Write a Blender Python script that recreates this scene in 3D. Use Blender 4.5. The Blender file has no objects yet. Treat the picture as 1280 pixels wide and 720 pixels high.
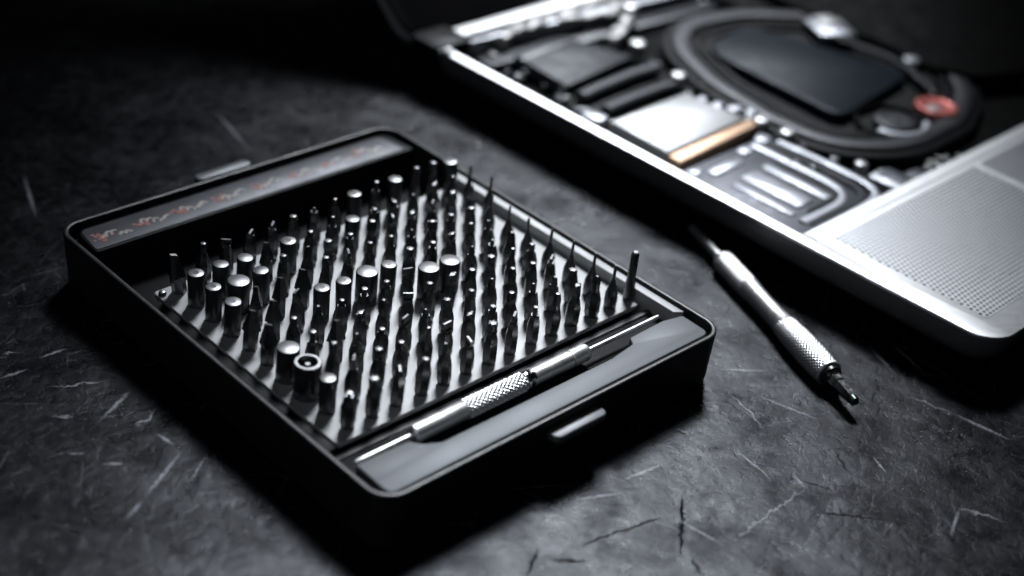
import bpy, bmesh, math, random
from mathutils import Vector, Matrix
random.seed(7)
MM = 0.001
ZT = 16.0                      # rim of the case is 16 mm above the table; heights below are given from the rim
scene = bpy.context.scene
COL = scene.collection

# ------------------------------------------------------------------ helpers
def link(name, verts, faces, mat, parent=None, smooth=None, origin=(0, 0, 0)):
    me = bpy.data.meshes.new(name)
    ox, oy, oz = origin
    me.from_pydata([((x - ox) * MM, (y - oy) * MM, (z - oz) * MM) for x, y, z in verts], [], faces)
    me.update()
    bm = bmesh.new(); bm.from_mesh(me)
    bmesh.ops.recalc_face_normals(bm, faces=bm.faces); bm.to_mesh(me); bm.free()
    if smooth is not None:
        for p in me.polygons: p.use_smooth = True
        me.set_sharp_from_angle(angle=math.radians(smooth))
    if mat: me.materials.append(mat)
    o = bpy.data.objects.new(name, me)
    COL.objects.link(o)
    if parent: o.parent = parent
    return o

class MB:
    """collects shapes (mm) that make ONE part"""
    def __init__(s): s.v = []; s.f = []
    def add(s, v, f):
        n = len(s.v); s.v += [tuple(p) for p in v]; s.f += [tuple(i + n for i in q) for q in f]; return s
    def xf(s, m, start=0):
        s.v[start:] = [tuple(m @ Vector(p)) for p in s.v[start:]]; return s
    def out(s, name, mat, parent=None, smooth=None, origin=(0, 0, 0)):
        return link(name, s.v, s.f, mat, parent, smooth, origin)

def loft(loops, cap0=True, cap1=True):
    n = len(loops[0]); v = [p for l in loops for p in l]; f = []
    for k in range(len(loops) - 1):
        for i in range(n):
            j = (i + 1) % n
            f.append((k * n + i, k * n + j, (k + 1) * n + j, (k + 1) * n + i))
    if cap0: f.append(tuple(range(n))[::-1])
    if cap1: f.append(tuple((len(loops) - 1) * n + i for i in range(n)))
    return v, f

def rrect(x0, y0, x1, y1, r, z, n=7):
    pts = []
    for cx, cy, a0 in ((x1 - r, y1 - r, 0), (x0 + r, y1 - r, 90), (x0 + r, y0 + r, 180), (x1 - r, y0 + r, 270)):
        for k in range(n + 1):
            a = math.radians(a0 + 90 * k / n)
            pts.append((cx + r * math.cos(a), cy + r * math.sin(a), z))
    return pts

def round_poly(poly, r, z, n=5):
    pts = []; m = len(poly)
    for i in range(m):
        p = Vector(poly[i][:2]); a = Vector(poly[i - 1][:2]) - p; b = Vector(poly[(i + 1) % m][:2]) - p
        rr_ = r if not isinstance(r, (list, tuple)) else r[i]
        la, lb = a.length, b.length
        ang = a.angle(b); t = min(rr_ / max(math.tan(ang / 2), 1e-3), la * .48, lb * .48)
        A = p + a.normalized() * t; B = p + b.normalized() * t
        for k in range(n + 1):
            s = k / n
            q = A * (1 - s) ** 2 + p * 2 * s * (1 - s) + B * s * s
            pts.append((q.x, q.y, z))
    return pts

def inset(loop, d):
    n = len(loop); out = []
    area = sum(loop[i][0] * loop[(i + 1) % n][1] - loop[(i + 1) % n][0] * loop[i][1] for i in range(n))
    sg = 1 if area > 0 else -1
    for i in range(n):
        p = Vector(loop[i][:2])
        e = Vector(loop[(i + 1) % n][:2]) - Vector(loop[i - 1][:2])
        if e.length < 1e-9: e = Vector((1, 0))
        e.normalize(); nrm = Vector((-e.y, e.x)) * sg
        out.append((p.x + nrm.x * d, p.y + nrm.y * d, loop[i][2]))
    return out
def setz(loop, z): return [(x, y, z) for x, y, _ in loop]

def slab(loop, z0, z1, bev=0.3):
    return loft([setz(loop, z0), setz(loop, z1 - bev), setz(inset(loop, bev * .35), z1 - bev * .35), setz(inset(loop, bev), z1)])

def box(x0, y0, z0, x1, y1, z1, bev=0.2, r=None):
    r = min(abs(x1 - x0), abs(y1 - y0)) * .12 if r is None else r
    return slab(rrect(x0, y0, x1, y1, max(r, .02), z0, 4), z0, z1, bev)

def lathe(prof, n=24, c=(0, 0), a0=0.0):
    loops = [[(c[0] + r * math.cos(a0 + 2 * math.pi * i / n), c[1] + r * math.sin(a0 + 2 * math.pi * i / n), z) for i in range(n)] for r, z in prof]
    return loft(loops)

def tube(path, r, n=10, flat=1.0):
    P = [Vector(p) for p in path]; loops = []
    for i, p in enumerate(P):
        t = (P[min(i + 1, len(P) - 1)] - P[max(i - 1, 0)]).normalized()
        s = t.cross(Vector((0, 0, 1)))
        s = s.normalized() if s.length > 1e-6 else Vector((1, 0, 0))
        u = s.cross(t)
        loops.append([tuple(p + s * r * math.cos(2 * math.pi * k / n) + u * r * flat * math.sin(2 * math.pi * k / n)) for k in range(n)])
    return loft(loops)

def smooth_path(pts, n=6):
    out = []
    P = [Vector(p) for p in pts]
    for i in range(len(P) - 1):
        p0, p1, p2, p3 = P[max(i - 1, 0)], P[i], P[i + 1], P[min(i + 2, len(P) - 1)]
        for k in range(n):
            t = k / n
            out.append(0.5 * ((2 * p1) + (-p0 + p2) * t + (2 * p0 - 5 * p1 + 4 * p2 - p3) * t * t + (-p0 + 3 * p1 - 3 * p2 + p3) * t ** 3))
    out.append(P[-1]); return out

def empty(name, loc_mm, label, cat, group=None, rot=(0, 0, 0)):
    o = bpy.data.objects.new(name, None); COL.objects.link(o)
    o.location = [c * MM for c in loc_mm]; o.rotation_euler = rot
    o.empty_display_size = 0.005
    o['label'] = label; o['category'] = cat
    if group: o['group'] = group
    return o

# ------------------------------------------------------------------ materials
def nodes_of(m):
    m.use_nodes = True
    nt = m.node_tree; return nt, nt.nodes['Principled BSDF']

def pbr(name, base, metal=0.0, rough=0.4, rvar=0.08, scale=300, bump=0.0, bscale=2500, spec=0.5, cvar=0.12, scratch=0.0, coat=0.0):
    m = bpy.data.materials.new(name); nt, b = nodes_of(m); N, L = nt.nodes, nt.links
    tc = N.new('ShaderNodeTexCoord')
    nz = N.new('ShaderNodeTexNoise'); nz.inputs['Scale'].default_value = scale; nz.inputs['Detail'].default_value = 6
    L.new(tc.outputs['Object'], nz.inputs['Vector'])
    mr = N.new('ShaderNodeMapRange'); mr.inputs['From Min'].default_value = .3; mr.inputs['From Max'].default_value = .7
    mr.inputs['To Min'].default_value = max(rough - rvar, .02); mr.inputs['To Max'].default_value = rough + rvar
    L.new(nz.outputs['Fac'], mr.inputs['Value']); L.new(mr.outputs[0], b.inputs['Roughness'])
    mx = N.new('ShaderNodeMix'); mx.data_type = 'RGBA'
    mx.inputs['A'].default_value = (*[c * (1 - cvar) for c in base], 1); mx.inputs['B'].default_value = (*[min(c * (1 + cvar), 1) for c in base], 1)
    L.new(nz.outputs['Fac'], mx.inputs['Factor']); L.new(mx.outputs['Result'], b.inputs['Base Color'])
    b.inputs['Metallic'].default_value = metal; b.inputs['Specular IOR Level'].default_value = spec
    b.inputs['Coat Weight'].default_value = coat; b.inputs['Coat Roughness'].default_value = .15
    if bump:
        n2 = N.new('ShaderNodeTexNoise'); n2.inputs['Scale'].default_value = bscale; n2.inputs['Detail'].default_value = 4
        L.new(tc.outputs['Object'], n2.inputs['Vector'])
        bp = N.new('ShaderNodeBump'); bp.inputs['Strength'].default_value = bump; bp.inputs['Distance'].default_value = 0.0001
        L.new(n2.outputs['Fac'], bp.inputs['Height']); L.new(bp.outputs[0], b.inputs['Normal'])
    return m

M = {
 'case': pbr('black_plastic', (.012, .012, .013), 0, .38, .06, 200, .25, 6000),
 'tip_green': pbr('greenish_tip', (.10, .13, .11), .9, .3),
 'dust': pbr('pale_dust', (.45, .45, .48), 0, .6),
 'latch': pbr('grey_latch_plastic', (.16, .165, .175), .6, .5, .05, 200, .2, 6000),
 'case_in': pbr('matt_black_plastic', (.004, .004, .005), 0, .6, .05, 300, .2, 5000, spec=.2),
 'plate': pbr('silver_plate', (.54, .545, .55), 1, .74, .04, 90, .12, 5000, cvar=.04),
 'deck': pbr('grey_deck', (.145, .152, .16), 1, .62, .02, 60, .08, 5000, cvar=.03),
 'label': pbr('label_film', (.085, .088, .10), .4, .5, .05, 150, .1),
 'mark_red': pbr('mark_red', (.30, .105, .085), .0, .5, .1, 900, cvar=.5),
 'mark_pale': pbr('mark_pale', (.30, .28, .27), .1, .5, .1, 900, cvar=.5),
 'bit': pbr('dark_steel', (.16, .16, .165), 1, .30, .05, 800, .02, 8000, cvar=.15),
 'bit_tip': pbr('bright_steel', (.22, .22, .225), 1, .40, .04, 600, .0, 8000, cvar=.06),
 'socket': pbr('blackened_steel', (.13, .13, .135), 1, .32, .05, 800, .02, 8000, cvar=.15),
 'driver': pbr('satin_aluminium', (.85, .85, .85), 1, .42, .05, 500, .1, 6000, cvar=.06),
 'steel': pbr('polished_steel', (.75, .75, .76), 1, .16, .05, 900, cvar=.05),
 'black_ring': pbr('black_collar', (.01, .01, .01), 0, .3),
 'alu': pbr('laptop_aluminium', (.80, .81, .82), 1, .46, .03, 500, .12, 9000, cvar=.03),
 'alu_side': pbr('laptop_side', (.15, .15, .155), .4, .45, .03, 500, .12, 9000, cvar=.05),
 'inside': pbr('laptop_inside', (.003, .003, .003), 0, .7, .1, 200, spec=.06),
 'pcb': pbr('circuit_board', (.075, .08, .095), .4, .48, .1, 500, .6, 1500, cvar=.4),
 'chip': pbr('chip_black', (.016, .020, .026), .1, .5, .06, 200, .1, cvar=.15, spec=.25),
 'foil': pbr('silver_foil', (.34, .345, .35), .9, .52, .08, 300, .5, 1500, cvar=.06),
 'silver': pbr('dull_silver', (.31, .32, .345), .9, .46, .1, 400, .4, 1500, cvar=.1),
 'white': pbr('white_connector', (.42, .415, .41), .4, .5, .1, 400, .5, 1200, cvar=.1),
 'copper': pbr('copper_tape', (.55, .37, .25), .6, .5, .06, 300, .4, 1200, cvar=.1),
 'rubber': pbr('black_rubber', (.006, .006, .007), 0, .5, .05, spec=.3),
 'band': pbr('fan_shroud', (.03, .032, .038), .3, .45, .05, 200, .1, cvar=.1),
 'band_dark': pbr('dark_shroud', (.004, .004, .005), .0, .55, .05, 200, spec=.15),
 'cell': pbr('battery_cover', (.007, .013, .022), .05, .5, .05, 200, .15, cvar=.1, spec=.14),
 'red': pbr('red_enamel', (.62, .16, .14), .4, .40, .1, 500, .3, 900, cvar=.6),
 'screw': pbr('screw_head', (.55, .55, .56), 1, .38, .1, 900),
 'lid': pbr('lid_black', (.004, .004, .005), 0, .5, .03, spec=.15),
 'lid_edge': pbr('lid_edge', (.35, .36, .38), .1, .5, .03),
}

def grille_material():
    m = pbr('grille_panel', (.70, .715, .74), 1, .42, .03, 400, .1, 9000, cvar=.03)
    nt = m.node_tree; N, L = nt.nodes, nt.links; b = N['Principled BSDF']
    tc = N.new('ShaderNodeTexCoord'); sep = N.new('ShaderNodeSeparateXYZ'); L.new(tc.outputs['Object'], sep.inputs[0])
    def mth(op, a, c=None):
        n = N.new('ShaderNodeMath'); n.operation = op
        for k, q in enumerate((a, c)):
            if q is None: continue
            if isinstance(q, (int, float)): n.inputs[k].default_value = q
            else: L.new(q, n.inputs[k])
        return n.outputs[0]
    P = 0.00165
    ux = mth('DIVIDE', sep.outputs[0], P); vy = mth('DIVIDE', sep.outputs[1], P * .866)
    row = mth('FLOOR', vy)
    odd = mth('MULTIPLY', mth('MODULO', mth('ABSOLUTE', row), 2.0), .5)
    fx = mth('SUBTRACT', mth('FRACT', mth('ADD', mth('ADD', ux, odd), 100)), .5)
    fy = mth('MULTIPLY', mth('SUBTRACT', mth('FRACT', mth('ADD', vy, 100)), .5), .866)
    d = mth('SQRT', mth('ADD', mth('MULTIPLY', fx, fx), mth('MULTIPLY', fy, fy)))
    mask = N.new('ShaderNodeMapRange'); L.new(d, mask.inputs['Value'])
    mask.inputs['From Min'].default_value = .25; mask.inputs['From Max'].default_value = .31
    mask.inputs['To Min'].default_value = 1; mask.inputs['To Max'].default_value = 0
    mx = N.new('ShaderNodeMix'); mx.data_type = 'RGBA'; mx.inputs['B'].default_value = (.004, .004, .004, 1)
    old = b.inputs['Base Color'].links[0].from_socket
    L.new(old, mx.inputs['A']); L.new(mask.outputs[0], mx.inputs['Factor']); L.new(mx.outputs['Result'], b.inputs['Base Color'])
    bp = N.new('ShaderNodeBump'); bp.inputs['Strength'].default_value = .6; bp.inputs['Distance'].default_value = .0003; bp.invert = True
    L.new(mask.outputs[0], bp.inputs['Height']); L.new(bp.outputs[0], b.inputs['Normal'])
    return m
M['grille'] = grille_material()

# scratches worn into the table: centre x, y, half length (mm), angle
SC = [(107.0,-12.1,7.9,-1.87),(116.3,-17.9,7.8,-1.27),(119.3,-0.8,6.3,-0.67),(91.0,-27.4,6.7,-1.75),(154.7,-19.6,6.3,-1.98),(161.1,-24.1,7.3,-1.89),(148.2,-39.7,6.3,-1.27),(151.2,-52.8,7.2,-1.40),(116.6,-45.6,3.2,-2.01),(80.5,-40.8,14.2,-3.10),(95.2,-37.9,2.4,-1.76),(113.2,-69.0,5.2,-2.75),(121.1,-71.7,5.2,-1.14),(62.8,-35.8,4.5,-1.41),(52.9,-12.9,5.3,-0.43),(-18.3,90.2,6.5,-0.42),(-28.4,102.2,3.3,-0.06),(-15.5,78.0,6.0,0.48),(-12.3,69.9,3.9,0.39),(-13.2,60.7,2.9,-1.40),(-20.0,50.6,8.6,-2.61),(-13.2,47.7,5.1,-2.54),(-31.4,44.1,3.1,0.46),(-16.9,104.5,3.3,-0.02),(-27.4,81.4,2.7,-0.58),(-31.6,67.8,2.0,-0.64),(-26.9,59.9,2.3,-0.62),(-24.6,110.0,2.1,-0.60),(86.0,179.2,13.1,-1.79),(15.4,175.4,11.7,-1.93),(64.5,2.9,6.6,-0.28),(68.0,-13.3,6.1,-0.14)]
DK = [(48.5,-24.1,11.1,-0.20),(61.0,-31.1,10.1,-2.44),(26.1,-19.2,4.2,0.49),(53.6,-42.2,2.7,-1.91),(32.8,-23.9,3.8,-0.71),(95.5,-52.9,8.3,-0.81),(109.8,-39.5,3.7,-2.12),(97.7,-40.9,3.8,-1.10)]

def table_material():
    m = bpy.data.materials.new('scratched_black_slate'); nt, b = nodes_of(m); N, L = nt.nodes, nt.links
    def mth(op, a, c=None, clamp=False):
        n = N.new('ShaderNodeMath'); n.operation = op; n.use_clamp = clamp
        for k, q in enumerate((a, c)):
            if q is None: continue
            if isinstance(q, (int, float)): n.inputs[k].default_value = q
            else: L.new(q, n.inputs[k])
        return n.outputs[0]
    def rng(v, a, c, lo=0.0, hi=1.0):
        n = N.new('ShaderNodeMapRange'); L.new(v, n.inputs['Value'])
        for k, q in zip(('From Min', 'From Max', 'To Min', 'To Max'), (a, c, lo, hi)): n.inputs[k].default_value = q
        return n.outputs[0]
    tc = N.new('ShaderNodeTexCoord')
    mp = N.new('ShaderNodeMapping'); mp.inputs['Scale'].default_value = (1000, 1000, 0); L.new(tc.outputs['Object'], mp.inputs[0])
    P = mp.outputs[0]                                       # millimetres on the table
    def noise(scale, detail=5, rough=.55, vec=P, dist=0.0, out='Fac'):
        n = N.new('ShaderNodeTexNoise'); n.inputs['Scale'].default_value = scale; n.inputs['Detail'].default_value = detail
        n.inputs['Roughness'].default_value = rough; n.inputs['Distortion'].default_value = dist
        L.new(vec, n.inputs['Vector']); return n.outputs[out]
    # wobble the coordinates of the scratches
    def wobble(scale, amp):
        c = noise(scale, 3, out='Color')
        s = N.new('ShaderNodeVectorMath'); s.operation = 'SUBTRACT'; L.new(c, s.inputs[0]); s.inputs[1].default_value = (.5, .5, .5)
        k = N.new('ShaderNodeVectorMath'); k.operation = 'SCALE'; L.new(s.outputs[0], k.inputs[0]); k.inputs['Scale'].default_value = amp
        a = N.new('ShaderNodeVectorMath'); a.operation = 'ADD'; L.new(P, a.inputs[0]); L.new(k.outputs[0], a.inputs[1])
        z = N.new('ShaderNodeVectorMath'); z.operation = 'MULTIPLY'; L.new(a.outputs[0], z.inputs[0]); z.inputs[1].default_value = (1, 1, 0)
        return z.outputs[0]
    W1 = wobble(.25, 5.0); W2 = wobble(.7, 1.0); W3 = wobble(.5, 2.0)
    def streak(vec, x, y, hl, ang, w):
        q = N.new('ShaderNodeMapping'); q.vector_type = 'TEXTURE'; L.new(vec, q.inputs[0])
        q.inputs['Location'].default_value = (x, y, 0); q.inputs['Rotation'].default_value = (0, 0, ang); q.inputs['Scale'].default_value = (hl, w, 1)
        g = N.new('ShaderNodeTexGradient'); g.gradient_type = 'SPHERICAL'; L.new(q.outputs[0], g.inputs[0])
        return g.outputs['Fac']
    def merge(lst):
        acc = lst[0]
        for s in lst[1:]: acc = mth('MAXIMUM', acc, s)
        return acc
    rnd = random.Random(3)
    light = merge([streak(W2 if i % 3 else W1, x, y, hl * 1.15, a, rnd.uniform(.35, .75)) for i, (x, y, hl, a) in enumerate(SC)])
    dark = merge([streak(W3, x, y, hl * 1.15, a, rnd.uniform(.32, .55)) for x, y, hl, a in DK])
    # fields of short random nicks: a streak of random direction in each cell
    def nicks(cell, hl, w, keep, vec):
        v = N.new('ShaderNodeTexVoronoi'); v.voronoi_dimensions = '2D'; v.feature = 'F1'; v.inputs['Scale'].default_value = 1 / cell
        L.new(vec, v.inputs['Vector'])
        d = N.new('ShaderNodeVectorMath'); d.operation = 'SUBTRACT'; L.new(vec, d.inputs[0])
        ps = N.new('ShaderNodeVectorMath'); ps.operation = 'MULTIPLY'; L.new(v.outputs['Position'], ps.inputs[0]); ps.inputs[1].default_value = (1, 1, 0)
        L.new(ps.outputs[0], d.inputs[1])
        sp = N.new('ShaderNodeSeparateColor'); L.new(v.outputs['Color'], sp.inputs[0])
        r = N.new('ShaderNodeVectorRotate'); r.rotation_type = 'Z_AXIS'; L.new(d.outputs[0], r.inputs['Vector'])
        L.new(mth('MULTIPLY', sp.outputs[0], 6.28), r.inputs['Angle'])
        s = N.new('ShaderNodeVectorMath'); s.operation = 'MULTIPLY'; L.new(r.outputs[0], s.inputs[0]); s.inputs[1].default_value = (1 / hl, 1 / w, 0)
        g = N.new('ShaderNodeTexGradient'); g.gradient_type = 'SPHERICAL'; L.new(s.outputs[0], g.inputs[0])
        on = mth('GREATER_THAN', sp.outputs[1], 1 - keep)
        return mth('MULTIPLY', g.outputs['Fac'], on)
    n1 = nicks(5.0, 2.6, .2, .22, W2)
    n2 = nicks(13.0, 9.0, .17, .75, W3)
    n3 = nicks(3.0, 1.0, .2, .25, W2)
    n4 = nicks(26.0, 20.0, .2, .9, W3)
    brk = rng(noise(1.3, 4, .7), .38, .6)                  # nicks are broken up
    patch = rng(noise(.035, 3, .6), .38, .62)              # and gathered in patches
    fine = noise(1.6, 8, .72)
    mid = noise(.28, 6, .6, dist=.5)
    big = noise(.045, 4, .55)
    chip = rng(noise(.55, 6, .75, dist=1.0), .66, .72)      # small worn flecks
    lite = mth('MULTIPLY', rng(light, .0, .7), rng(noise(1.1, 4, .7), .3, .55))
    rand = mth('MULTIPLY', mth('MULTIPLY', merge([rng(n1, 0, .8), rng(n2, 0, .8), rng(n3, 0, 1), rng(n4, 0, .8)]), brk), rng(patch, 0, 1, .08, 1))
    worn = mth('MAXIMUM', mth('MULTIPLY', lite, .9), mth('MAXIMUM', mth('MULTIPLY', rand, .6), mth('MULTIPLY', mth('MULTIPLY', chip, patch), .35)), True)
    drk = mth('MULTIPLY', rng(dark, .05, .45), rng(noise(.8, 6, .75), .42, .55))
    base = N.new('ShaderNodeMix'); base.data_type = 'RGBA'
    base.inputs['A'].default_value = (.003, .003, .0038, 1); base.inputs['B'].default_value = (.008, .0078, .0105, 1)
    L.new(rng(mid, .35, .7), base.inputs['Factor'])
    c2 = N.new('ShaderNodeMix'); c2.data_type = 'RGBA'; L.new(base.outputs['Result'], c2.inputs['A']); c2.inputs['B'].default_value = (.32, .32, .35, 1)
    L.new(worn, c2.inputs['Factor'])
    c3 = N.new('ShaderNodeMix'); c3.data_type = 'RGBA'; L.new(c2.outputs['Result'], c3.inputs['A']); c3.inputs['B'].default_value = (.004, .004, .004, 1)
    L.new(mth('MULTIPLY', drk, .85), c3.inputs['Factor']); L.new(c3.outputs['Result'], b.inputs['Base Color'])
    ro = mth('ADD', rng(mid, .3, .7, .24, .36), mth('ADD', rng(big, .35, .65, -.04, .05), mth('MULTIPLY', drk, .3)))
    L.new(ro, b.inputs['Roughness']); b.inputs['Specular IOR Level'].default_value = .20
    L.new(rng(noise(.07, 5, .65, dist=.6), .35, .65, .08, .33), b.inputs['Specular IOR Level'])
    h = mth('ADD', mth('MULTIPLY', fine, .15), mth('MULTIPLY', mid, .38)); h = mth('ADD', h, mth('MULTIPLY', chip, -.12))
    h = mth('ADD', h, mth('MULTIPLY', worn, -.08)); h = mth('ADD', h, mth('MULTIPLY', drk, -.35))
    b.inputs['Specular Tint'].default_value = (.90, .93, 1, 1)
    bp = N.new('ShaderNodeBump'); bp.inputs['Strength'].default_value = 1.0; bp.inputs['Distance'].default_value = .00055
    L.new(h, bp.inputs['Height']); L.new(bp.outputs[0], b.inputs['Normal'])
    return m
M['table'] = table_material()

# ------------------------------------------------------------------ table
t = link('tabletop', [(-1500, -1500, 0), (1500, -1500, 0), (1500, 1500, 0), (-1500, 1500, 0)], [(0, 1, 2, 3)], M['table'])
t['kind'] = 'structure'; t['label'] = 'black scratched stone tabletop'

# ------------------------------------------------------------------ the case
CW, CD = 110.0, 132.8
case = empty('bit_case', (0, 0, 0), 'open black plastic case holding rows of screwdriver bits on a silver plate', 'tool case')
def Z(z): return z + ZT
R0 = 6.5
def cr(ins, z, r=None): return rrect(ins, ins, CW - ins, CD - ins, max((r if r else R0) - ins, .6), Z(z), 9)
shell = MB().add(*loft([cr(2.6, -16), cr(1.3, -15.8), cr(.7, -15), cr(.5, -13), cr(.15, -2.2), cr(0, -1.0), cr(0, -.35), cr(.12, -.12), cr(.38, 0), cr(1.2, 0), cr(1.35, -.12), cr(1.42, -.4),
                        cr(1.45, -4), cr(2.6, -4.2), cr(3.6, -12.5)], True, True))
shell.out('case_body', M['case'], case, 40)
# deck beside the tray: back edge is cut away around the screwdriver
deck = [(3.6, 2.5), (106.4, 2.5), (106.6, 11.8), (100.5, 13.2), (88, 12.9), (86.5, 10.6), (78, 9.4), (24, 9.4), (20.5, 11.2), (18.0, 13.9), (4.0, 14.4), (3.9, 8)]
MB().add(*slab(round_poly(deck, [3.2, 2.5, .8, 1, 1, 1, 2, 2, 1.2, 1.2, .5, .6], Z(-8)), Z(-12), Z(-.95), .35)).out('tray_deck', M['deck'], case, 35)
# screwdriver trough floor and the black ridge between trough and plate
MB().add(*box(3.7, 13, Z(-12.4), 106.2, 22.2, Z(-5.2), .2)).out('trough', M['case_in'], case, 35)
rg = MB().add(*loft([[(x, y, Z(z)) for y, z in ((20.6, -9), (20.8, -5.2), (21.3, -4.7), (22.3, -4.7), (23.0, -5.1), (23.6, -5.6), (24.0, -9))] for x in (3.7, 106.2)]))
rg.out('ridge', M['case'], case, 35)
# silver plate with its holes' shadowed sleeves is one pressed sheet; flange stands up along the right side
pl = MB().add(*box(7.4, 24.7, Z(-5.2), 105.6, 98.4, Z(-4), .25, 1.2))
pl.out('bit_plate', M['plate'], case, 35)
fl = MB().add(*slab(round_poly([(105.8, 14.2), (108.3, 12.5), (108.3, 100), (105.8, 98.6)], .3, Z(-8)), Z(-9), Z(-1.0), .2))
fl.out('side_flange', M['plate'], case, 35)
# black surround beside the plate and the deep well behind it
MB().add(*box(3.7, 24.6, Z(-9), 7.3, 98.5, Z(-4.6), .2)).out('side_step', M['case_in'], case, 35)
MB().add(*box(3.7, 98.6, Z(-12.4), 108.2, 118.2, Z(-11.5), .1)).out('well_floor', M['case_in'], case, 35)
MB().add(*slab(round_poly([(3.4, 117.6), (107.2, 117.6), (105.8, 129.6), (4.4, 129.6)], [1, 1, 4, 4], Z(-8)), Z(-12.4), Z(-1.1), .3)).out('back_shelf', M['case_in'], case, 35)
lab = MB().add(*slab(round_poly([(3.9, 118.6), (104.6, 118.6), (103.0, 128.6), (5.2, 128.6)], [.8, .8, 2, 2], Z(-1)), Z(-1.09), Z(-.9), .05)).out('label_strip', M['label'], case, 35)
rn = random.Random(11)
for k, cx in enumerate((10.5, 22.5, 34.5, 46.8, 58.8, 70.8, 82.6, 94.0)):
    red = MB(); pale = MB(); cy = 123.2 + rn.uniform(-.5, .5)
    for q in range(13):
        x = cx - 2.4 + rn.gauss(0, 1.1); y = cy + rn.gauss(0, .9); r = rn.uniform(.4, .8)
        lp = [(x + r * rn.uniform(.6, 1.4) * math.cos(a), y + r * rn.uniform(.5, 1.2) * math.sin(a), 0) for a in [i * math.pi / 3 for i in range(6)]]
        red.add(*loft([setz(lp, Z(-.9)), setz(lp, Z(-.86 + .002 * q))]))
    for q in range(5):
        x = cx - 1.5 + q * 1.5; y = cy + 1.1 * math.sin(q * 1.3 + k)
        pts = smooth_path([(x - 1.2, y - .8, Z(-.86)), (x - .2, y + .5 + rn.uniform(-.4, .6), Z(-.86)), (x + 1.0, y + rn.uniform(-1, .5), Z(-.86))], 4)
        pale.add(*tube(pts, rn.uniform(.3, .55), 6, .15))
    red.out('red_emblem', M['mark_red'], lab); pale.out('pale_lettering', M['mark_pale'], lab)
def latch(x0, x1, y0, y1, z0, z1, m='case'):
    g = MB()
    ym, zm = (y0 + y1) / 2, (z0 + z1) / 2; hy, hz = (y1 - y0) / 2, (z1 - z0) / 2
    loops = []
    for s, k in ((0, .35), (.06, .75), (.14, .95), (.3, 1), (.7, 1), (.86, .95), (.94, .75), (1, .35)):
        x = x0 + (x1 - x0) * s
        loops.append([(x, ym + hy * k * math.copysign(abs(math.cos(a)) ** .6, math.cos(a)), Z(zm + hz * k * math.copysign(abs(math.sin(a)) ** .6, math.sin(a)))) for a in [i * math.pi / 8 for i in range(16)]])
    g.add(*loft(loops)); return g
MB().add(*slab(rrect(47.2, -3.5, 64.2, .8, 2.0, 0, 8), Z(-4.6), Z(-3.0), .45)).out('front_latch', M['latch'], case, 50)
latch(48.5, 63.0, -1.5, .6, -8.6, -7.2).out('latch_lip', M['case'], case, 50)
MB().add(*slab(rrect(45.2, 135.0, 63.0, 138.8, 1.8, 0, 8), Z(-3.2), Z(-1.2), .45)).out('rear_latch', M['latch'], case, 50)
MB().add(*box(48, 132, Z(-6), 60.5, 135.6, Z(-3.2), .2)).out('latch_arm', M['case'], case)
MB().add(*lathe([(1.0, Z(-4.7)), (1.0, Z(-3.4)), (.8, Z(-3.0)), (.3, Z(-2.8))], 14, (8.7, 96.0))).out('plate_rivet', M['bit_tip'], case, 40)

# ------------------------------------------------------------------ bits
GX, GY, PX, PY = 13.05, 28.3, 7.055, 7.42
def cell(i, j): return GX + PX * i * (1 - .0038 * j), GY + PY * j
ORD = ['first', 'second', 'third', 'fourth', 'fifth', 'sixth', 'seventh', 'eighth', 'ninth', 'tenth', 'eleventh', 'twelfth', 'thirteenth', 'fourteenth']
HEX = math.pi / 6
KN = {(1, 7): 'wide', (0, 3): 'wide', (5, 5): 'wide', (7, 4): 'wide', (8, 4): 'wide', (0, 8): 'drum', (1, 8): 'drum', (2, 8): 'drum', (0, 7): 'drum', (0, 6): 'drum', (2, 7): 'drum', (0, 1): 'drum', (3, 5): 'drum', (4, 5): 'drum', (4, 8): 'drum', (7, 8): 'drum', (6, 5): 'drum', (8, 9): 'drum', (10, 9): 'drum', (13, 9): 'drum', (0, 2): 'hollow', (3, 8): 'chisel', (1, 6): 'chisel', (2, 6): 'chisel', (1, 5): 'chisel', (0, 5): 'chisel', (0, 4): 'chisel', (2, 3): 'chisel', (3, 6): 'chisel', (13, 0): 'pin', (0, 9): 'lean', (13, 7): 'needle', (13, 8): 'needle', (12, 0): 'needle', (12, 1): 'needle', (12, 2): 'needle', (12, 3): 'needle', (12, 4): 'needle', (12, 5): 'needle', (12, 6): 'needle'}
for j in range(10):
    for i in range(14):
        if i == 13 and 1 <= j <= 6: continue
        KN.setdefault((i, j), None)
slim_kinds = ['cross', 'flat', 'star', 'hexkey', 'point', 'flat', 'cross', 'star']
LOOK = {
 'wide': ('wide_bit', 'wide black socket with bright flat top'),
 'hollow': ('socket_bit', 'widest black socket with hollow open top'),
 'drum': ('drum_bit', 'black cylinder bit with flat silver top'),
 'cross': ('cross_bit', 'dark cross-tip bit'),
 'flat': ('blade_bit', 'dark flat-blade bit'),
 'star': ('star_bit', 'dark star-tip bit'),
 'hexkey': ('hex_bit', 'dark hex-key bit'),
 'point': ('pointed_bit', 'dark sharply pointed bit'),
 'needle': ('needle_bit', 'needle-tipped dark bit'),
 'chisel': ('chisel_bit', 'slanted chisel-tip bit'),
 'pin': ('pin_bit', 'tall straight thin bit'),
 'lean': ('leaning_bit', 'leaning dark bit with bright edge'),
}
def shank(r, z1, top=.9): return lathe([(r * .96, -1.0), (r, -.4), (r, z1 - .5), (r * .9, z1), (r * top * .8, z1 + .02)], 6, a0=HEX)
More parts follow.
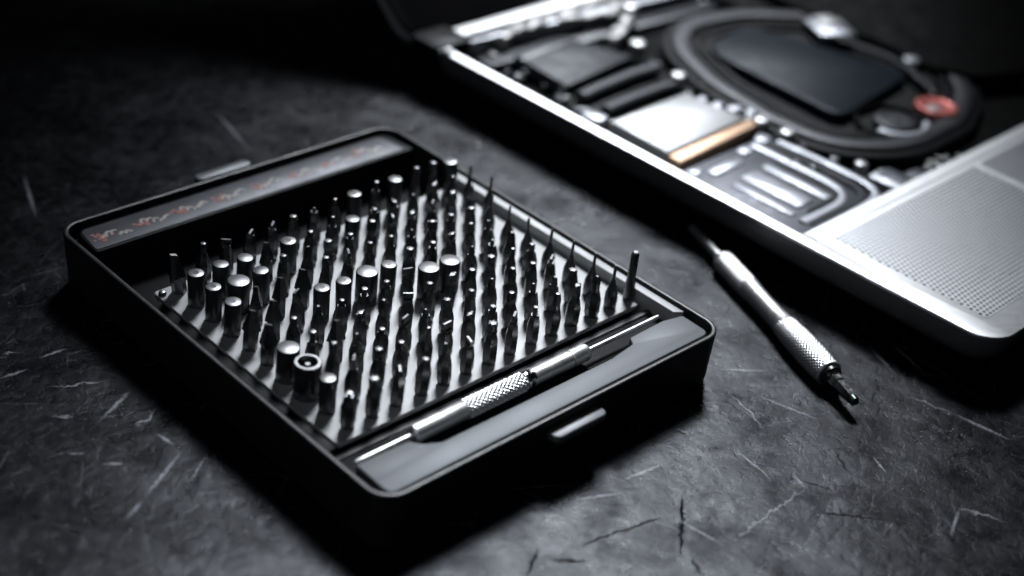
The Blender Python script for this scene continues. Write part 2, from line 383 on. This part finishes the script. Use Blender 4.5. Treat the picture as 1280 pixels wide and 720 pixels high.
def make(kindname, rg, row=0):
    """returns [(part name, MB, material, smooth angle)] with z=0 on the plate"""
    up = 1.9 if row == 9 else 0
    h = 11.0 + rg.uniform(-1.3, 1.0) + up * .3
    r = rg.uniform(1.62, 1.95); out = []
    def P(nm, m, mat, sm=30): out.append((nm, m, mat, sm))
    if kindname in ('wide', 'hollow', 'drum'):
        R = {'wide': 2.75, 'hollow': 3.2, 'drum': 2.0}[kindname] + rg.uniform(-.08, .08)
        H = {'wide': 8.9, 'hollow': 8.9, 'drum': 9.0}[kindname] + rg.uniform(-.3, .3) + up
        P('barrel', MB().add(*lathe([(R * .93, -1), (R, -.2), (R, H - .25), (R - .12, H - .05), (R - .35, H)], 28)), 'socket', 40)
        if kindname == 'hollow':
            g = MB(); n = 36
            out.clear()
            P('barrel', MB().add(*loft([[(q * math.cos(2 * math.pi * k / n), q * math.sin(2 * math.pi * k / n), z) for k in range(n)] for q, z in
                 ((R * .95, -1), (R, -.2), (R, H - .3), (R - .15, H - .05), (R - .3, H), (R - .9, H), (R - 1.05, H - .2), (R - 1.1, H - 3))])), 'socket', 40)
            P('rim_ring', MB().add(*loft([[(q * math.cos(2 * math.pi * k / n), q * math.sin(2 * math.pi * k / n), z) for k in range(n)] for q, z in
                 ((R - .95, H - .05), (R - .28, H - .05), (R - .3, H + .06), (R - .9, H + .06), (R - .95, H - .05))], False, False)), 'bit_tip', 40)
            P('inner_stud', MB().add(*lathe([(.9, H - 3), (.9, H - .9), (.6, H - .5)], 6)), 'bit_tip', 30)
        else:
            P('cap', MB().add(*lathe([(R - .14, H - .1), (R - .14, H + .03), (R - .2, H + .06)], 24)), 'bit_tip', 40)
            if kindname == 'drum' and rg.random() < .5:
                P('drive_recess', MB().add(*lathe([(R * .38, H), (R * .38, H + .115), (R * .3, H + .12)], 6)), 'socket', 30)
        return out
    if kindname == 'pin':
        P('shank', MB().add(*lathe([(1.4, -1), (1.45, 0), (1.4, 4), (1.12, 6), (1.1, 13.2), (.95, 13.5)], 20)), 'bit', 40)
        P('tip', MB().add(*lathe([(.9, 13.4), (.9, 13.6), (.6, 13.9)], 16)), 'bit_tip', 40)
        return out
    if kindname == 'needle':
        P('shank', MB().add(*lathe([(r * .85, -1), (r * .95, .3), (r, 2.6), (r * .92, 4.4), (1.15, 5.9), (.62, 7.8), (.5, 8.4)], 18)), 'bit', 40)
        P('tip', MB().add(*lathe([(.46, 8.2), (.40, 10.5), (.34, 12.0), (.15, 12.4)], 12)), 'bit', 40)
        return out
    if kindname in ('chisel', 'lean'):
        H = 10.7 if kindname == 'chisel' else 11.6
        P('shank', MB().add(*lathe([(r * .96, -1), (r, 0), (r, 4.6), (r * .94, 5.6)], 6, a0=HEX)), 'bit')
        a = rg.uniform(-.5, .1); w0, w1 = r * .95, (.62 if kindname == 'chisel' else .6)
        g = MB(); ca, sa = math.cos(a), math.sin(a)
        def L_(wx, wy, z, tilt=0): return [(x * ca - y * sa, x * sa + y * ca, z + tilt * x) for x, y in ((-wx, -wy), (wx, -wy), (wx, wy), (-wx, wy))]
        g.add(*loft([L_(w0, w0 * .9, 5.2), L_(w0 * .92, w0 * .7, 6.8), L_(w0 * .6, w1, H - 1.2, -.2), L_(w0 * .5, w1 * .8, H, -.45)]))
        P('blade', g, 'bit', 20)
        g2 = MB(); g2.add(*loft([L_(w0 * .48, w1 * .75, H - .02, -.45), L_(w0 * .42, w1 * .65, H + .14, -.45)])); P('edge', g2, 'bit_tip', 20)
        return out
    # slim bits
    zc = rg.uniform(5.2, 6.6) + up * .4
    P('shank', MB().add(*lathe([(r * .80, -1), (r * .86, .2), (r, 1.3), (r, zc - .6), (r * .93, zc), (1.25, zc + 1.9), (1.05, zc + 2.3)], 6, a0=HEX + rg.uniform(-.3, .3))), 'bit', 25)
    rt = rg.uniform(.8, 1.3); g = MB()
    if kindname == 'cross':
        n = 16; lp = lambda s, k: [(s * (1 if i % 4 == 0 else k) * math.cos(2 * math.pi * i / n), s * (1 if i % 4 == 0 else k) * math.sin(2 * math.pi * i / n)) for i in range(n)]
        g.add(*loft([[(x, y, z) for x, y in lp(s, k)] for s, k, z in ((1.1, 1, zc + 2), (rt, .97, h - 2.6), (rt, .8, h - 1.8), (rt * .75, .5, h - .5), (rt * .5, .55, h))]))
    elif kindname == 'star':
        n = 24; lp = lambda s, k: [(s * (1 - k * (1 if i % 4 > 1 else 0)) * math.cos(2 * math.pi * i / n), s * (1 - k * (1 if i % 4 > 1 else 0)) * math.sin(2 * math.pi * i / n)) for i in range(n)]
        g.add(*loft([[(x, y, z) for x, y in lp(s, k)] for s, k, z in ((1.1, 0, zc + 2), (rt, 0, h - 2.6), (rt, .25, h - 2.2), (rt, .25, h - .15), (rt * .85, .25, h))]))
    elif kindname == 'hexkey':
        g.add(*lathe([(1.05, zc + 2), (rt, zc + 2.8), (rt, h - .15), (rt * .85, h)], 6))
    elif kindname == 'flat':
        a = rg.uniform(-.9, .9); ca, sa = math.cos(a), math.sin(a)
        L_ = lambda wx, wy, z: [(x * ca - y * sa, x * sa + y * ca, z) for x, y in ((-wx, -wy), (wx, -wy), (wx, wy), (-wx, wy))]
        g.add(*loft([L_(.8, .8, zc + 1.9), L_(.85, .8, zc + 3), L_(1.25, .42, h - 1.4), L_(1.25, .28, h)]))
    else:
        g.add(*lathe([(1.05, zc + 2), (.8, h - 3), (.6, h - 1.2), (.3, h)], 14))
    P('tip', g, 'bit', 25)
    if kindname in ('hexkey', 'star') or rg.random() < .5: P('tip_face', MB().add(*lathe([(rt * .62, h - .1), (rt * .62, h + .03), (rt * .5, h + .08)], 10)), 'bit_tip', 30)
    return out

rb = random.Random(5)
for (i, j) in sorted(KN, key=lambda c: (c[1], c[0])):
    k = KN[(i, j)] or slim_kinds[rb.randrange(8)]
    x, y = cell(i, j)
    nrow = [c for c in sorted(KN) if c[1] == j]
    pos = [c[0] for c in nrow].index(i)
    nm, look = LOOK[k]
    rowt = {0: 'front row', 9: 'rearmost row'}.get(j, ORD[j] + ' row from the front')
    post = 'leftmost' if pos == 0 else ('rightmost' if pos == len(nrow) - 1 else ORD[pos] + ' from left')
    if k == 'wide': look = 'wide black flat-topped bit'
    label = f'{look}, {post} in {rowt}'
    tilt = (rb.gauss(0, .02), rb.gauss(0, .02), rb.uniform(0, 1))
    if k == 'lean': tilt = (0.05, -.16, 0)
    if k == 'pin': tilt = (0, .01, 0)
    e = empty(nm, (x + rb.uniform(-.15, .15), y + rb.uniform(-.15, .15), Z(-4)), label, 'screwdriver bit', 'screwdriver bits standing in the silver plate', tilt)
    for pn, mb, mt, sm in make(k, rb, j): mb.out(pn, M[mt], e, sm)

# ------------------------------------------------------------------ screwdrivers (axis along local x)
def rev(prof, n=32):
    """prof: (x, r) -> surface of revolution about local x"""
    return loft([[(x, r * math.cos(2 * math.pi * i / n), r * math.sin(2 * math.pi * i / n)) for i in range(n)] for x, r in prof])
def knurl(x0, x1, r, amp=.13, nx=110, n=72, k=24, pitch=.8, rf=None):
    loops = []
    for a in range(nx + 1):
        x = x0 + (x1 - x0) * a / nx; lp = []
        base = rf(a / nx) if rf else r
        ed = min(1, min(a, nx - a) / 2)
        for i in range(n):
            th = 2 * math.pi * i / n; ph = 2 * math.pi * (x - x0) / pitch
            q = base - amp + ed * amp * 1.2 * max(abs(math.sin((k * th / 2) + ph / 2)), 0) * max(abs(math.sin((k * th / 2) - ph / 2)), 0)
            lp.append((x, q * math.cos(th), q * math.sin(th)))
        loops.append(lp)
    return loft(loops)
d1 = empty('precision_screwdriver', (5.1, 15.9, Z(-2.0)), 'slim silver precision screwdriver lying in the tray groove of the open case', 'screwdriver')
D = lambda *p: MB().add(*rev(p))
D((0, .25), (.4, .45), (3, .5), (16.5, .55)).out('lower_shaft', M['driver'], d1, 40)
D((15.8, .5), (15.9, 1.7), (16.3, 2.1), (16.8, 2.2), (20.3, 2.2), (20.35, 2.05), (20.6, 2.05), (20.65, 2.2), (31.0, 2.2), (31.3, 2.05)).out('grip_sleeve', M['driver'], d1, 30)
MB().add(*knurl(31.2, 49.6, 2.45, .34, 130, 96, 16, 1.5)).out('knurled_grip', M['driver'], d1, 60)
D((49.5, 2.0), (49.7, 2.35), (50.4, 2.4), (50.7, 1.7), (51.5, 1.6), (51.8, 2.35), (52.4, 2.35), (52.7, 2.15)).out('collar', M['steel'], d1, 30)
MB().add(*lathe([(.65, 1.4), (.65, 2.45), (.45, 2.6)], 14, (51.2, -.7))).out('release_button', M['black_ring'], d1, 40)
D((52.6, 2.1), (64.8, 2.15), (64.9, 1.95), (65.2, 1.95), (65.3, 2.2), (70.2, 2.2), (70.7, 2.0), (70.9, 1.2), (71, .6)).out('swivel_cap', M['driver'], d1, 30)
D((70.5, .62), (96, .6), (97.0, .5), (97.2, .2)).out('upper_shaft', M['driver'], d1, 40)

A0 = Vector((159.9, 52.4, Z(-12.9))); A1 = Vector((127.6, -29.2, Z(-11.9)))
dirv = (A1 - A0); Ln = dirv.length
q = Vector((1, 0, 0)).rotation_difference(dirv.normalized())
d2 = empty('pen_screwdriver', A0, 'thick silver pen screwdriver lying on the table between case and laptop', 'screwdriver')
d2.rotation_euler = q.to_euler()
D((0, .9), (.3, 1.2), (1, 1.35), (18.8, 1.4)).out('top_rod', M['driver'], d2, 40)
D((18, 1.3), (18.1, 2.3), (18.7, 2.8), (19.6, 3.05), (19.9, 3.05)).out('shoulder', M['driver'], d2, 40)
MB().add(*knurl(19.8, 34, 3.2, .3, 110, 96, 20, 1.2)).out('upper_grip', M['driver'], d2, 60)
D((33.8, 2.95), (34.6, 3.1), (37.5, 2.95), (43, 2.8), (49, 2.85), (53.4, 3.0), (53.8, 3.2)).out('waist', M['driver'], d2, 40)
MB().add(*knurl(53.6, 75.6, 3.9, .26, 150, 120, 24, 1.3, lambda s: 3.2 + .65 * math.sin(min(s * 2.2, 1) * math.pi / 2) - .35 * max(0, s - .8) / .2)).out('lower_grip', M['driver'], d2, 60)
D((75.4, 3.6), (75.9, 3.65), (76.3, 3.3), (76.4, 2.9)).out('end_ring', M['driver'], d2, 40)
D((76.2, 3.0), (77.4, 2.9), (77.7, 2.4), (78.7, 2.0)).out('black_collar', M['black_ring'], d2, 40)
bt = MB().add(*loft([[(x, r * math.cos(math.pi * i / 3), r * math.sin(math.pi * i / 3)) for i in range(6)] for x, r in ((78.2, 2.1), (80.5, 2.1), (81, 1.85), (87.0, 1.45))]))
bit2 = bt.out('bit', M['steel'], d2, 20)
D((86.9, 1.35), (88.3, 1.2), (88.5, 1.0), (88.55, .5)).out('bit_tip', M['tip_green'], bit2, 30)

# ------------------------------------------------------------------ laptop (local u, v, z from the top face)
TH = 0.0190757; UO = 161.44
lp = empty('laptop', (UO * math.cos(TH), UO * math.sin(TH), ZT), 'silver laptop with its top cover off and circuit parts exposed', 'laptop', rot=(0, 0, TH))
U1, V0, V1 = 300, -48.4, 173
def lr(ins, z, r=9.0): return rrect(ins, V0 + ins, U1 - ins, V1 - ins, max(r - ins * .5, 1), z, 10)
def li(z, e=0.0): return rrect(3.3 + e, 15.2 + e, 294 - e, 167 - e, 1.2, z, 10)
body = MB().add(*loft([lr(22, -11.9), lr(15, -11.6), lr(8, -10.8), lr(3.0, -9.3), lr(1.3, -6.2), lr(.4, -3.4), lr(.05, -1.0)], True, False))
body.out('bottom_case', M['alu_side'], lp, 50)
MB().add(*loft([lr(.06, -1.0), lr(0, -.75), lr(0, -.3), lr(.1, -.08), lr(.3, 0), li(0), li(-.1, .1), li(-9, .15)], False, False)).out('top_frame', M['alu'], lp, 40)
MB().add(*box(5.5, 16, -9.6, 293.0, 166.0, -9.0, .05, .5)).out('bay_floor', M['inside'], lp)
for (a, b_) in ((16, -34), (16, 155), (284, -34), (284, 155)):
    MB().add(*lathe([(5, -16), (5.4, -15.6), (5.8, -11.3)], 24, (a + (18 if a < 100 else -18), b_ + (18 if b_ < 0 else -14)))).out('foot', M['rubber'], lp, 40)
# palm rest panels
MB().add(*slab(rrect(9.5, -40.2, 84.0, 9.0, 1.0, .0, 5), -.4, .12, .1)).out('speaker_grille', M['grille'], lp)
pn = MB().add(*slab(rrect(87.5, -40.2, 282, 9.0, 2.0, .0, 5), -.4, .14, .1)).out('keyboard_panel', pbr('panel_grey', (.42, .43, .445), 1, .42, .03, 400, .1, 9000, cvar=.03), lp)
MB().add(*slab(rrect(84.6, -41, 86.9, 10.2, .8, .0, 5), -.3, .35, .15)).out('panel_rib', M['alu'], lp)
MB().add(*slab(rrect(4.5, 11.0, 290, 14.9, .8, .0, 5), -.3, .3, .15)).out('palm_edge', M['alu'], lp)
# back corner: hinge cover, corner screw
MB().add(*box(-1.2, 161.5, -9, 15, 176, .8, .6, 2.5)).out('hinge_cover', M['lid'], lp, 40)
hs = MB().add(*lathe([(1.9, -.5), (2.0, .4), (1.6, 1.1), (.8, 1.5)], 20, (1.2, 159.0))); hs.out('corner_screw', M['screw'], lp, 50)
# lid leaning back
LT = math.radians(52)
lm = MB().add(*slab(rrect(-2, 0, U1 + 2, 205, 9, 0, 8), -2.6, 2.6, .8))
mt = Matrix.Translation((0, 175, -3)) @ Matrix.Rotation(math.pi / 2 - LT, 4, 'X')
lm.xf(mt); lid = lm.out('screen_lid', M['lid'], lp, 40)
le = MB(); lpts = rrect(-2.5, -.5, U1 + 2.5, 205.5, 9.5, 0, 8)
le.add(*loft([setz(lpts, -1.6), setz(lpts, 1.2), setz(inset(lpts, .9), 1.2), setz(inset(lpts, .9), -1.6)], False, False)); le.f += [(i, (i + 1) % len(lpts), 3 * len(lpts) + (i + 1) % len(lpts), 3 * len(lpts) + i) for i in range(len(lpts))]
le.xf(mt); le.out('lid_rim', M['lid_edge'], lid, 40)

def comp(name, mb, mat, par=None, sm=35): return mb.out(name, M[mat], par or lp, sm)
ZC = -4.0
def bx(u0, v0, u1, v1, z=ZC, h=4.5, bev=.3, r=None, rot=0, piv=None):
    m = MB().add(*box(u0, v0, z - h, u1, v1, z, bev, r))
    if rot:
        c = Vector(piv or ((u0 + u1) / 2, (v0 + v1) / 2, 0))
        m.xf(Matrix.Translation(c) @ Matrix.Rotation(math.radians(rot), 4, 'Z') @ Matrix.Translation(-c))
    return m
def screw(u, v, r=1.9, z=ZC + .6, mat='screw'):
    s = comp('screw', MB().add(*lathe([(r, z - 5), (r, z - .4), (r * .8, z), (r * .5, z + .1)], 20, (u, v))), mat)
    g = MB()
    for a in (0, 90): g.xf(Matrix.Identity(4)); g.add(*loft([[(u + x * math.cos(math.radians(a + 20)) - y * math.sin(math.radians(a + 20)), v + x * math.sin(math.radians(a + 20)) + y * math.cos(math.radians(a + 20)), zz) for x, y in ((-r * .5, -.18), (r * .5, -.18), (r * .5, .18), (-r * .5, .18))] for zz in (z + .05, z + .14)]))
    comp('cross_slot', g, 'rubber', s); return s
comp('rear_bar', bx(15, 164.5, 130, 170, -2.2, 5, .8, 2, -5.5, (20, 168, 0)), 'silver')
comp('rear_plate', bx(16, 153, 130, 161, -6.2, 2, .3, 1, -4, (20, 160, 0)), 'band')
screw(27.5, 170.6, 2.2, -1.2)
# pale cable loom
w = MB(); rq = random.Random(2)
for path in ([(30, 161.5), (36, 163), (43, 163), (52, 165), (62, 165.5), (74, 166), (88, 165)], [(88, 165), (87, 158), (84, 151), (75, 146), (66, 141)], [(58, 163), (68, 159), (78, 156), (88, 160)]):
    for k in range(len(path) - 1):
        (a, b_), (c, d_) = path[k], path[k + 1]
        w.add(*tube(smooth_path([(a, b_, -2.6), ((a + c) / 2 + rq.uniform(-1, 1), (b_ + d_) / 2 + rq.uniform(-1, 1), -1.8), (c, d_, -2.6)], 4), rq.uniform(1.6, 2.7), 10, .7))
comp('cable_loom', w, 'white')
for (a, b_) in ((31, 162), (40, 163.5), (64, 141), (70, 145)):
    comp('loom_plug', bx(a - 2.6, b_ - 1.8, a + 2.6, b_ + 1.8, -1.4, 4, .5, .6, 15), 'white')
screw(86, 153.5, 3.0, 1.0); screw(67.5, 133, 2.9, -1.5); screw(59.6, 107.5, 2.6, -1.6)
comp('drive_module', MB().add(*slab(round_poly([(22.6, 124), (60.5, 128.5), (52, 153.5), (24.6, 151.8)], 1.5, 0), -8, -3.6, .4)), 'chip')
comp('module_label', MB().add(*slab(round_poly([(25, 146.5), (53, 149), (52, 152), (25.5, 150.5)], .5, 0), -3.7, -3.5, .05)), 'band')
comp('speaker_bar', MB().add(*tube([(22, 117.2, -4.6), (30, 118, -4.4), (50, 119.3, -4.4), (62, 119, -4.6)], 2.9, 14, .6)), 'band')
comp('speaker_bar', MB().add(*tube([(22, 106, -4.6), (35, 106.6, -4.4), (50, 106.8, -4.4), (57, 106.6, -4.6)], 2.5, 14, .6)), 'band')
comp('bar_cradle', bx(17, 101.5, 66, 123, -6.6, 2, .3, 4), 'band_dark')
comp('edge_clip', bx(12.8, 101, 18.5, 109.5, -4.2, 4, .5, 1.2, 12), 'silver'); screw(16.5, 97.5, 1.3, -3.4)
comp('battery_pack', MB().add(*slab(round_poly([(14.4, 73.2), (55, 75), (53, 98.5), (15.3, 98)], 1.0, 0), -8, -3.2, .5)), 'foil')
cp = comp('ribbon_strip', MB().add(*slab(round_poly([(12.8, 66.9), (56, 69.8), (56, 74.0), (13.4, 72.3)], .6, 0), -7, -3.3, .3)), 'copper')
for a, b_, s in ((57, 88, 2.6), (60, 83, 3.0), (56.5, 94, 2.0), (62, 78, 2.4), (58.5, 76, 1.8)):
    comp('solder_tab', bx(a - s, b_ - s * .7, a + s, b_ + s * .7, -3.6 - rq.random() * .6, 3, .5, .8, rq.uniform(-30, 30)), 'silver')
screw(57.8, 70.6, 2.7, -2.2); screw(58.3, 60.5, 2.6, -2.4); comp('rubber_washer', MB().add(*lathe([(3.9, -7), (3.9, -4.4), (3.4, -4)], 24, (58.3, 60.5))), 'rubber')
screw(57.5, 53.5, 1.4, -4.4, 'band')
# lower board with shielded traces
pc = comp('circuit_board', MB().add(*slab(round_poly([(12, 18), (52, 18), (56, 30), (56, 66), (12, 66)], [1, 3, 5, 2, 1], 0), -9, -5.6, .2)), 'pcb')
def pad(u0, v0, u1, v1, r=None, rot=0, mat='silver', z=-4.6, h=1.1): comp('shield_pad', bx(u0, v0, u1, v1, z - .5, h, .1, r, rot), mat, pc)
pad(18.5, 57.6, 34.5, 61.4, 1.6, 3)
pad(18.2, 28.5, 21.6, 51, 1.2)
pad(24.3, 30.5, 32.4, 52.5, 1.0)
pad(35.2, 28.5, 39.6, 53.0, 1.0)
pad(13.6, 61.5, 18, 65, .5, 0, 'silver', -4.8); pad(38, 61.5, 43.5, 65, .8, 0, 'silver', -4.8); pad(49, 63, 54.5, 67, .8, 20)
def ribbon(pts, w_, mat, z=-5.1, flat=.14, nm='trace_ribbon'): comp(nm, MB().add(*tube(smooth_path([(a, b_, z) for a, b_ in pts], 5), w_, 8, flat)), mat, pc)
ribbon([(45.5, 64), (45.8, 50), (45.8, 36), (44, 29.5), (38, 25.2), (28, 24.6), (18, 24.6)], 1.5, 'silver')
ribbon([(49.5, 62), (50.5, 46), (50.5, 34), (49, 26), (43, 21.6), (30, 21), (18, 21)], 1.1, 'chip', -4.6)
ribbon([(53.4, 60), (54.4, 46), (54.5, 34), (53.5, 25), (48, 19.6), (34, 18.4), (15, 18.4)], 1.3, 'silver', -4.4)
ribbon([(42, 54), (42.2, 40), (41.8, 31), (38, 27.3), (24, 27)], .8, 'chip', -4.5)
for a in range(9): pad(46.8 + (a % 3) * 1.6, 40 + a * 2.6, 48.0 + (a % 3) * 1.6, 41.4 + a * 2.6, .2, 0, 'silver' if a % 2 else 'chip', -4.3, .8)
for a in range(26):
    u_, v_ = rq.uniform(57, 66), rq.uniform(20, 100)
    if v_ > 66: u_ = rq.uniform(62, 66)
    pad(u_ - .8, v_ - .6, u_ + .8, v_ + .6, .15, rq.uniform(0, 90), rq.choice(['silver', 'chip', 'pcb']), -6 - rq.random(), 1.5)
ct = comp('port_block', bx(57, 15.8, 66, 29, -3.6, 5, .5, 1.2, 4), 'silver'); comp('port_cover', bx(60.5, 16.5, 67, 27.5, -3.3, .4, .1, .6, 4), 'pcb', ct)
screw(60.8, 33.6, 2.2, -2.6); screw(58.5, 42, 1.4, -4, 'silver')
comp('port_block', bx(70, 15.8, 78, 24, -4.8, 5, .5, 1.2, -4), 'pcb'); comp('port_block', bx(108, 15.8, 116, 20, -4.4, 4, .5, 1.2, 0), 'pcb')
for a in range(60):
    u_, v_ = rq.choice([(rq.uniform(62, 130), rq.uniform(150, 160)), (rq.uniform(13, 22), rq.uniform(110, 160)), (rq.uniform(56, 72), rq.uniform(92, 128)), (rq.uniform(62, 100), rq.uniform(17, 27)), (rq.uniform(24, 120), rq.uniform(160, 164))])
    s_ = rq.uniform(.5, 1.5); q_ = rq.uniform(.5, 1.5)
    comp('small_component', bx(u_ - s_, v_ - q_, u_ + s_, v_ + q_, -5.4 + rq.uniform(-.8, .8), 2.5, .2, .2, rq.choice([0, 0, 90, 12, -8])), rq.choice(['silver', 'chip', 'chip', 'foil', 'pcb', 'white']))
# big oval shroud
ov = [(84, 29.5), (120, 30.5), (146, 42), (168, 70), (165, 112), (128, 138), (100, 143), (78, 128), (66, 102), (60.5, 72), (62.5, 46)]
def ovl(d, z): 
    l = [(p.x, p.y, z) for p in [Vector((a, b_)) for a, b_, _ in round_poly(ov, 40, z, 6)]]
    return inset(l, d) if d else l
def ring(name, d0, d1, z0, z1, mat, bev=.6):
    comp(name, MB().add(*loft([ovl(d0, z0), ovl(d0, z1 - bev), ovl(d0 + bev * .4, z1 - bev * .3), ovl(d0 + bev, z1), ovl(d1 - bev, z1), ovl(d1 - bev * .4, z1 - bev * .3), ovl(d1, z1 - bev), ovl(d1, z0)], False, False)), mat, fan, 50)
fan = comp('fan_shroud', MB().add(*loft([ovl(-2.5, -8.8), ovl(-2.5, -5.2), ovl(-2.1, -4.9), ovl(0, -4.7), ovl(.2, -6.2)], True, True)), 'band_dark', None, 50)
ring('shroud_band', 0.4, 8.0, -6.2, -3.4, 'band', 1.2)
ring('shroud_groove', 9.2, 11.5, -6.2, -4.2, 'band_dark', .6)
ring('inner_band', 12.5, 15.5, -6.2, -4.6, 'band_dark', .6)
cellp = comp('battery_cover', MB().add(*slab(round_poly([(82, 56.5), (135, 63), (118, 122), (86, 121)], [6, 6, 6, 18], 0, 9), -6.2, -2.6, .7)), 'cell', fan, 40)
hb = comp('hub', MB().add(*lathe([(7.2, -6.2), (7.2, -3.4), (6.4, -2.8), (5.2, -2.8), (4.8, -3.2), (1.6, -3.2), (1.2, -2.8), (.4, -2.7)], 40, (98, 45.5))), 'band', fan, 40)
n = 28; cres = []
for s in range(n + 1):
    a = math.radians(185 + 130 * s / n); cres.append((98 + 10.8 * math.cos(a), 45.5 + 10.2 * math.sin(a), -3.6))
comp('hub_highlight', MB().add(*tube(cres, 1.5, 10, .6)), 'silver', fan)  # crescent highlight around the hub, built as a silver arc
comp('hub_rim', MB().add(*loft([[(98 + r * math.cos(2 * math.pi * i / 40), 45.5 + r * math.sin(2 * math.pi * i / 40), z) for i in range(40)] for r, z in ((13.6, -6), (13.4, -4), (12.8, -3.6), (12.2, -4), (12.0, -6))], False, False)), 'band_dark', fan)
rd = comp('red_badge', MB().add(*lathe([(7.3, -6.2), (7.3, -2.9), (7.0, -2.6), (5.8, -2.5), (5.5, -2.7), (3, -2.6), (.8, -2.6)], 36, (119.5, 43.2))), 'red', fan, 50)
comp('badge_glint', MB().add(*slab(round_poly([(113.5, 41.5), (118, 40), (120, 42.5), (117.5, 45), (114.5, 44.5)], .8, 0), -2.8, -2.45, .1)), 'white', rd)
# cable chain and connector by the cover
cc = comp('cable_connector', bx(135, 96, 150, 112, -1.6, 4, .6, 1.4, -28), 'silver', lp)
comp('connector_tab', bx(150, 100, 166, 106, -2, 3, .5, 1.2, -22), 'silver', cc); comp('connector_tab', bx(141, 103, 149, 112, -.8, 3, .5, 1.2, -20), 'white', cc)
ch = MB(); pth = smooth_path([(138, 98, -2.2), (139.5, 88, -2.2), (140, 77, -2.0), (137, 66, -2.0), (133.5, 58, -2.2), (128.5, 50, -2.4)], 5)
for k, p_ in enumerate(pth):
    if k % 1 == 0: ch.add(*box(p_.x - 1.7, p_.y - .8, p_.z - 2, p_.x + 1.7 + rq.uniform(-.3, .5), p_.y + .8, p_.z + rq.uniform(-.3, .3), .25, .3))
comp('flat_cable', ch, 'band', cc)
screw(143.6, 69, 3.0, -1.2, 'silver'); screw(196, 106.5, 2.6, -2, 'silver')
comp('shade_sheet', MB().add(*slab(round_poly([(147, 112), (148, 86), (145, 63), (153, 48), (172, 40), (291, 40), (291, 150), (150, 150)], 3, 0), -3.0, -1.9, .3)), 'inside')  # black sheet standing in for the shade over the shroud's right part
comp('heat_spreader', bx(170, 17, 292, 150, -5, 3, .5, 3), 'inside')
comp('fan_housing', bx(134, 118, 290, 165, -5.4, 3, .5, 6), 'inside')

sp = MB().add(*lathe([(.5, 0), (.75, .3), (.7, .7), (.3, 1.0)], 10)).out('metal_crumb', M['screw'], None, 40)
sp.location = (144.3 * MM, 128.7 * MM, 0); sp['label'] = 'tiny bright metal crumb on the table behind the bit case'; sp['category'] = 'crumb'

du = MB(); rz = random.Random(21)
def fleck(x, y, s):
    lp = [(x + s * rz.uniform(.4, 1.3) * math.cos(a), y + s * rz.uniform(.3, 1.1) * math.sin(a), 0) for a in [k * math.pi / 2.5 for k in range(5)]]
    du.add(*loft([setz(lp, .004), setz(lp, .02 + s * .3)]))
for k in range(70):
    t_ = rz.random(); fleck(134 + 16 * t_ + rz.gauss(0, 4), -30 - 26 * t_ + rz.gauss(0, 4.5), rz.uniform(.05, .2))
for k in range(60): fleck(rz.uniform(40, 165), rz.uniform(-75, -8), rz.uniform(.06, .16))
for k in range(50): fleck(rz.uniform(-60, -6), rz.uniform(20, 130), rz.uniform(.06, .2))
for k in range(30): fleck(rz.uniform(114, 150), rz.uniform(0, 140), rz.uniform(.06, .18))
du = du.out('dust', M['dust']); du['kind'] = 'stuff'; du['label'] = 'pale dust flecks scattered over the dark table'

# ------------------------------------------------------------------ camera
Cm = (-157.22220152, -175.10632308, 204.3139528 + ZT)
R = Matrix(((0.72425582, 0.30767289, -0.61708258), (-0.68220381, 0.44985465, -0.57639288), (0.100257, 0.83843198, 0.53570546)))
cam = bpy.data.cameras.new('camera'); co = bpy.data.objects.new('camera', cam); COL.objects.link(co)
co.matrix_world = Matrix.Translation([c * MM for c in Cm]) @ R.to_4x4()
cam.sensor_width = 36; cam.lens = 1887.8485 / 1280 * 36
cam.clip_start = .01; cam.clip_end = 20
cam.dof.use_dof = True; cam.dof.focus_distance = .366; cam.dof.aperture_fstop = 6.8
scene.camera = co

# ------------------------------------------------------------------ light
def softbox(name, az, el, dist, target, sx, sy, power, color=(1, 1, 1), spread=180):
    l = bpy.data.lights.new(name, 'AREA'); l.shape = 'RECTANGLE'; l.size = sx * MM; l.size_y = sy * MM
    l.energy = power; l.color = color; l.spread = math.radians(spread)
    o = bpy.data.objects.new(name, l); COL.objects.link(o)
    T = Vector(target); a, e = math.radians(az), math.radians(el)
    d = Vector((math.cos(e) * math.cos(a), math.cos(e) * math.sin(a), math.sin(e)))
    o.location = (T + d * dist) * MM
    o.rotation_euler = (-d).to_track_quat('-Z', 'Y').to_euler()
    return o
softbox('key_softbox', 41.5, 51, 800, (142, 84, 0), 190, 620, .62, (.90, .94, 1.0), 23)
softbox('added_fill', 195, 32, 900, (120, 40, 0), 500, 300, .20, (.88, .93, 1.0), 120)  # weak fill added in place of bounce, lifts the dark sides

w = bpy.data.worlds.new('World'); scene.world = w; w.use_nodes = True
w.node_tree.nodes['Background'].inputs[0].default_value = (.55, .65, .8, 1)
w.node_tree.nodes['Background'].inputs[1].default_value = 0.006
vs = scene.view_settings; vs.view_transform = 'Standard'; vs.look = 'None'; vs.gamma = 1; vs.exposure = 0; vs.use_curve_mapping = False
scene.render.engine = 'CYCLES'
scene.cycles.use_denoising = True
scene.cycles.max_bounces = 6
